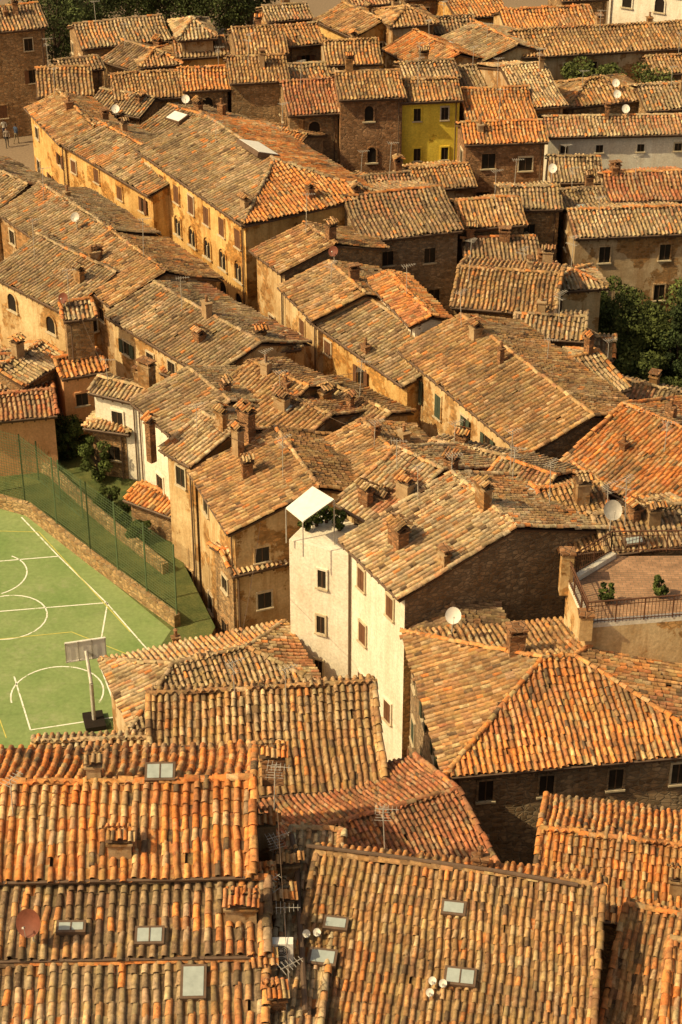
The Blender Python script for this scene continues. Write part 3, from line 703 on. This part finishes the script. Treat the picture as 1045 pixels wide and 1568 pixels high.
for x,y,hh,r,cn in ((950,640,8,2.8,0),(1030,660,10,1.8,1),(1052,670,11,2.0,1),(985,690,6.5,2.4,0),(1020,705,5.5,2.2,0),(935,610,8,2.5,0),(1000,620,7.5,3,0),(965,690,6,1.6,1),(1060,610,8,3.5,0),(1045,730,6,2.2,0),(1010,640,8,2.6,0),(975,640,7,2.4,0),(880,520,9.5,2.8,0),(905,540,8.5,2.4,0),(900,290,11,3,0),(985,290,10,3,0),(955,285,9,2.5,0)):
    k+=1; tree('cypress_tree' if cn else 'park_tree',P(x,y,0),hh,r,k,conif=bool(cn),n=9000,low=.1 if cn else .2,col=(.035,.05,.016) if cn else (.075,.09,.024))
for x,y,hh,r in ((105,700,2.4,1.3),(152,735,2.6,1.1),(120,690,1.8,1.0),(75,710,1.5,.9),(180,690,1.8,.9),(20,700,1.4,.9),(165,780,1.2,.8),(215,830,1.2,.8),(190,800,1.0,.7)):
    k+=1; tree('garden_bush',P(x,y,TZ),hh,r,k,n=3000,low=.1)
for x,y in ((95,50),(120,60),(150,20),(200,15),(260,20),(290,10),(320,25),(350,30),(385,25),(90,90),(370,0),(235,0)):
    k+=1; tree('park_tree',P(x,y+60,0),12,4.5,k,n=7000,col=(.065,.08,.025))
# ---------------- roof furniture
skylight(F2,230,1437,.72,.45); skylight(F2,110,1424,.72,.25); skylight(F3,297,1508,.6,.95); skylight(F1,246,1186,.8,.5)
skylight(F4,695,1395,.6,.35); skylight(F4,515,1418,.6,.3); skylight(F4,705,1500,.8,.45); skylight(F4,495,1470,.7,.4)
skylight(M8,815,765,1.5,.8,SHEET); skylight(M1,990,985,.55,.6); skylight(M9,970,832,.7,.3)
skylight(C2,395,230,2.6,1.4,WHITE); skylight(T12,272,182,1.2,.9,WHITE); skylight(C5,508,628,.5,.4); skylight(D9,890,322,.6,.6)
skylight(L8,440,628,.5,.4); skylight(T26,690,72,.9,.6,SHEET); skylight(L7b,455,682,.6,.4)
chim(F1,185,1305,.45,.42); chim(F1,145,1188,.45,.4); chim(F2,370,1405,.5,.5); chim(F1,418,1175,.4,.4)
chim(M1,790,995,.8,.6,0,2); chim(G6,1040,1365,.5,.4); chim(M3,610,835,.8,.5); chim(M3,740,775,.9,.4); chim(M4,620,765,.8,.4); chim(M6,690,735,1.0,.45); chim(M6,585,780,.6,.4)
chim(C2,475,300,.45,.35); chim(C2,375,318,.4,.3); chim(C6,728,520,.7,.5); chim(M7,890,770,1.0,.55); chim(L1,270,985,.3,.2,0,3); chim(T2,535,110,.9,.4); chim(L12,398,525,.6,.35)
chim(L5,378,665,1.2,.45); chim(L5,365,690,1.1,.4); chim(L5,340,655,.8,.35); chim(L5,232,690,1.5,.35); chim(L6,225,575,.6,.5,.3,2); chim(F4,735,1325,.3,.25,0,3)
chim(M9,1000,800,.6,.4); chim(D1,955,690,.4,.3,0,3); chim(C5,560,540,.4,.3,0,3); chim(M3,680,860,.4,.3,0,2); chim(M4,560,770,.6,.35)
rs=random.Random(3); TOPS=[]
for i,H in enumerate(HOUSES):
    if not H['planes'] : continue
    nn=rs.choice((0,1,1))
    if H['ez']<8 or i<10: nn=0
    if i in (11,12,14,16,17,19,22,24,26): nn+=1
    for j in range(nn):
        pl=H['planes'][0]; c=pl[-1].lerp(pl[-2],rs.uniform(.08,.92)).lerp(pl[0],rs.uniform(0,.4)); TOPS.append(antenna(c,rs.uniform(1.3,2.5),i*7+j))
for H,x,y,m_ in ((T12,285,163,WHITE),(T13,178,178,WHITE),(T11,942,138,WHITE),(T11,944,155,WHITE),(T9,957,178,WHITE),(D5,845,270,WHITE),(B1,305,582,REDD),(C3,512,398,REDD),(A3,100,470,REDD),(B2,118,345,METAL),(C1,298,208,METAL)):
    p_,u,v,Nn=on_roof(H,x,y); dish(p_,.28,-1.5 if m_ is WHITE else -1.9,m_,.5)
FT=[]
for x,y,H in ((440,1440,FA),(420,1225,F1),(590,1290,F4),(415,1400,FA),(445,1530,FA),(425,1330,FA),(20,1250,F1)):
    p_,u,v,Nn=on_roof(H,x,y); FT.append(antenna(p_,1.4,x))
for a_,b_ in ((0,1),(3,5),(4,0)): cable(FT[a_],FT[b_],.3,.01)
for a_,b_ in zip(TOPS[0:24:2],TOPS[1:24:2]):
    if (a_-b_).length<20: cable(a_-Vector((0,0,.6)),b_-Vector((0,0,.6)),.5,.012)
dish(P(693,955,12.2),.32,-1.5,WHITE,.4); dish(P(935,800,13.5),.4,-1.4,METAL,.6); dish(P(50,1425,15.3),.4,-1.9,REDD,.35)
for x,y in ((678,1512),(662,1508),(658,1526),(470,1436),(486,1434)): 
    p_,u,v,Nn=on_roof(F4,x,y); dish(p_,.12,-1.6,WHITE,.22)
mb=MB(); pr=[on_roof(FA,x,y)[0]+Vector((0,0,.3)) for x,y in ((447,1290),(455,1340),(458,1400),(462,1460),(468,1560))]
for a_,b_ in zip(pr[:-1],pr[1:]): mb.tube(a_,b_,.09,PIPE,8)
mb.obj('rain_pipe')
mb=MB(); pr=[on_roof(F4,x,y)[0]+Vector((0,0,.18)) for x,y in ((470,1302),(600,1318),(760,1340),(885,1362))]
for a_,b_ in zip(pr[:-1],pr[1:]): mb.tube(a_,b_,.07,PIPE,8)
mb.obj('rain_pipe')
mb=MB(); a_=on_roof(FA,432,1480)[0]; mb.box(a_+Vector((-.35,-.15,.1)),(.7,0,0),(0,.3,0),(0,0,.95),WHITE)
for zz in (.33,.8):
    for rr in (.2,.14,.08):
        for i in range(16):
            t0,t1=[2*math.pi*(i+q)/16 for q in (0,1)]; o_=a_+Vector((0,-.17,zz)); mb.tube(o_+Vector((math.cos(t0)*rr,0,math.sin(t0)*rr)),o_+Vector((math.cos(t1)*rr,0,math.sin(t1)*rr)),.012,DARK,4)
mb.obj('air_conditioner')
for x,y,h_ in ((405,1290,.8),(400,1372,.7),(432,1395,.5),(405,1500,.6),(440,1340,.5),(425,1545,.5)): chim(FA,x,y,h_,.45,.2,1)
# terrace with railing
tfm,nt,b=newmat('terrace_floor'); bt=N(nt,'ShaderNodeTexBrick'); nt.links.new(pos(nt,(1,1,1)),bt.inputs['Vector']); bt.inputs['Scale'].default_value=1.6
bt.inputs['Color1'].default_value=(.42,.24,.14,1); bt.inputs['Color2'].default_value=(.31,.18,.105,1); bt.inputs['Mortar'].default_value=(.2,.15,.1,1)
c=mix(nt,1,bt.outputs['Color'],ramp(nt,noise(nt,pos(nt),1.2,6,.7),.3,.7,(.6,.6,.6,1),(1.2,1.2,1.2,1)),'MULTIPLY'); nt.links.new(c,b.inputs['Base Color'])
mb=MB(); tz=13.2; up=Vector((0,0,1))
tp=[P(x,y,tz) for x,y in ((868,893),(898,962),(1110,945),(1110,850),(935,852))]
mb.prism([(q.x,q.y) for q in tp],0,tz,plaster(WC['cream'],.3),tfm)
for a_,b_ in ((tp[0],tp[1]),(tp[1],tp[2]),(tp[4],tp[0])):
    d=(b_-a_).normalized(); mb.box(a_-d*.05+up*.003,(b_-a_)+d*.1,Vector((-d.y,d.x,0))*.25,up*.22,plaster(WC['white'],-.5))
troot=empty('roof_terrace_house'); mb.obj('walls',troot)
mb=MB(); IR=simple('wrought_iron',(.12,.055,.03),.6)
def rail(a,b_,z,h=1.0):
    a=a+up*.2;b_=b_+up*.2
    L=(b_-a).length; n=int(L/.14); mb.tube(a+up*h,b_+up*h,.035,IR); mb.tube(a+up*.1,b_+up*.1,.025,IR)
    mb.tube(a+up*h*.8,b_+up*h*.8,.018,IR)
    for i in range(n+1):
        q=a.lerp(b_,i/n); mb.tube(q,q+up*h,.014 if i%8 else .035,IR,4)
rail(tp[1],tp[2],tz); rail(tp[0],tp[1],tz); rail(tp[4],tp[3],tz); rail(tp[4],tp[0],tz); mb.obj('railing',troot)
mb=MB()
for q,hh in ((tp[0],1.9),(tp[1],1.1)):
    mb.box(q-Vector((.3,.3,.4)),(.5,0,0),(0,.5,0),(0,0,hh),plaster(WC['cream'],.1)); mb.box(q+Vector((-.36,-.36,hh-.4)),(.62,0,0),(0,.62,0),(0,0,.08),CHIMB)
mb.obj('terrace_pillars',troot)
for i,(x,y) in enumerate(((930,925),(1010,915))): tree('potted_plant',P(x,y,tz+.02),1.0,.35,90+i,n=700,low=.2)
# awning on the terrace of the white house
mb=MB(); az=13.8
A_=[P(438,779,az-.5),P(479,746,az),P(512,766,az),P(464,800,az-.5)]
mb.face(A_,WHITE); mb.face([q+up*.05 for q in A_[::-1]],WHITE)
for q in A_: mb.tube((q.x,q.y,11.6),(q.x,q.y,q.z),.03,METAL)
mb.obj('white_awning')
for i,(x,y) in enumerate(((500,800),(470,812),(520,812),(485,805))): tree('potted_plant',P(x,y,11.62),1.0,.4,70+i,n=700,low=.2)
# town gate with arch and battlements on the far left
mb=MB(); GA=P(-90,200,0); GB_=P(40,172,0); d=(GB_-GA); Lg=d.length; d.normalize(); nrm=Vector((d.y,-d.x,0)); SM=wallmat('stone'); th=-nrm*1.2
cx=Lg-2.6; r_=1.5; sp_=2.6
mb.box(GA,d*(cx-r_),th,up*6,SM); mb.box(GA+d*(cx+r_),d*(Lg-cx-r_),th,up*6,SM)
N_=12
for i in range(N_):
    a0=math.pi*i/N_;a1=math.pi*(i+1)/N_
    q0=GA+d*(cx-r_*math.cos(a0))+up*(sp_+r_*math.sin(a0)); q1=GA+d*(cx-r_*math.cos(a1))+up*(sp_+r_*math.sin(a1))
    t0=Vector((q0.x,q0.y,6)); t1=Vector((q1.x,q1.y,6))
    mb.face([q0,q1,t1,t0],SM); mb.face([q1+th,q0+th,t0+th,t1+th],SM); mb.face([q1,q0,q0+th,q1+th],SM); mb.face([t0,t1,t1+th,t0+th],SM)
for i in range(int(Lg/1.2)): mb.box(GA+d*(i*1.2+.2)+up*6,d*.7,-nrm*.4,up*.7,SM)
mb.obj('town_gate')
# passers-by in the street
SKIN=simple('skin',(.5,.3,.2),.6); HAIR=simple('hair',(.05,.03,.02))
def person(base,az,top,trous,seed):
    rg=random.Random(seed); root=empty('pedestrian'); s=rg.uniform(.96,1.04); st=.28
    J=[(0,0,.95),(0,0,1.15),(0,0,1.42),(0,0,1.52), (.09,.0,.9),(.1,st*.4,.5),(.1,st*.35,.08),(.1,st*.35+.14,.04), (-.09,0,.9),(-.1,-st*.1,.5),(-.1,-st,.1),(-.1,-st+.13,.04),
       (.19,0,1.4),(.24,-.08,1.12),(.23,.06,.88),(.22,.1,.79),(-.19,0,1.4),(-.24,.06,1.12),(-.23,.16,.9),(-.22,.2,.82)]
    E=[(0,1),(1,2),(2,3),(0,4),(4,5),(5,6),(6,7),(0,8),(8,9),(9,10),(10,11),(2,12),(12,13),(13,14),(14,15),(2,16),(16,17),(17,18),(18,19)]
    R=[.14,.13,.15,.06,.095,.06,.04,.035,.095,.06,.04,.035,.06,.045,.032,.03,.06,.045,.032,.03]
    me=bpy.data.meshes.new('body'); me.from_pydata([(a*s,b*s,c*s) for a,b,c in J],E,[]); ob=link(bpy.data.objects.new('body',me),root)
    m=ob.modifiers.new('s','SKIN'); ob.modifiers.new('d','SUBSURF').levels=1; ob.modifiers['d'].render_levels=1
    for i,r0 in enumerate(R): me.skin_vertices[0].data[i].radius=(r0,r0*.8)
    me.skin_vertices[0].data[0].use_root=True
    mt,nt,b=newmat('clothes'); tc=N(nt,'ShaderNodeTexCoord'); sx=N(nt,'ShaderNodeSeparateXYZ'); nt.links.new(tc.outputs['Object'],sx.inputs[0])
    gt=N(nt,'ShaderNodeMath',operation='GREATER_THAN'); nt.links.new(sx.outputs['Z'],gt.inputs[0]); gt.inputs[1].default_value=.95
    nt.links.new(mix(nt,gt.outputs[0],trous,top),b.inputs['Base Color']); me.materials.append(mt)
    hb=MB()
    for zc,rr,mm,yo,a0,a1 in ((1.62,.1,SKIN,0,-1.57,1.57),(1.645,.112,HAIR,-.018,-.2,1.57)):
        for i in range(8):
            for k2 in range(12):
                q=[]
                for ii,kk in ((i,k2),(i,k2+1),(i+1,k2+1),(i+1,k2)):
                    la=a0+(a1-a0)*ii/8; lo=2*math.pi*kk/12; q.append((math.cos(la)*math.cos(lo)*rr*.85*s,(math.cos(la)*math.sin(lo)*rr+yo)*s,(zc+math.sin(la)*rr*1.15)*s))
                hb.face(q,mm)
    hb.box((-.015,.09,1.6),(.03,0,0),(0,.03,0),(0,0,.04),SKIN); hb.obj('head',root)
    root.location=base; root.rotation_euler=(0,0,az)
person(P(8,212,0),.4,(.5,.48,.42),(.05,.05,.08),1); person(P(17,206,0),2.8,(.12,.03,.02),(.06,.05,.04),2); person(P(26,220,0),-.6,(.05,.07,.12),(.2,.16,.1),3); person(P(12,226,0),3.4,(.3,.25,.2),(.03,.03,.03),4)
# ---------------- world / light / camera
sc.world=bpy.data.worlds.new('World'); sc.world.use_nodes=True; nt=sc.world.node_tree; bg=nt.nodes['Background']
sky=nt.nodes.new('ShaderNodeTexSky'); sky.sky_type='NISHITA'; sky.sun_disc=False; sky.dust_density=4
sd_=Vector((-.93,-.37,0)).normalized(); el=math.radians(44)
sky.sun_elevation=el; sky.sun_rotation=math.atan2(sd_.x,sd_.y)
tint=mix(nt,1.0,sky.outputs[0],(1.0,.80,.54),'MULTIPLY')
nt.links.new(tint,bg.inputs[0]); bg.inputs[1].default_value=.15
sv=Vector((sd_.x*math.cos(el),sd_.y*math.cos(el),math.sin(el)))
l=bpy.data.lights.new('sun','SUN'); l.energy=4.8; l.angle=math.radians(.6); l.color=(1,.81,.46)
o=link(bpy.data.objects.new('sun',l)); o.rotation_euler=sv.to_track_quat('Z','Y').to_euler()
cd=bpy.data.cameras.new('camera'); cam=link(bpy.data.objects.new('camera',cd)); cam.location=CAM
cam.rotation_euler=(math.radians(90)-TH,0,0); cd.sensor_fit='VERTICAL'; cd.sensor_height=36; cd.lens=18/math.tan(math.atan(784/F)); cd.clip_end=8000; cd.clip_start=.5
sc.camera=cam
sc.view_settings.view_transform='Standard'; sc.view_settings.look='None'; sc.view_settings.exposure=0
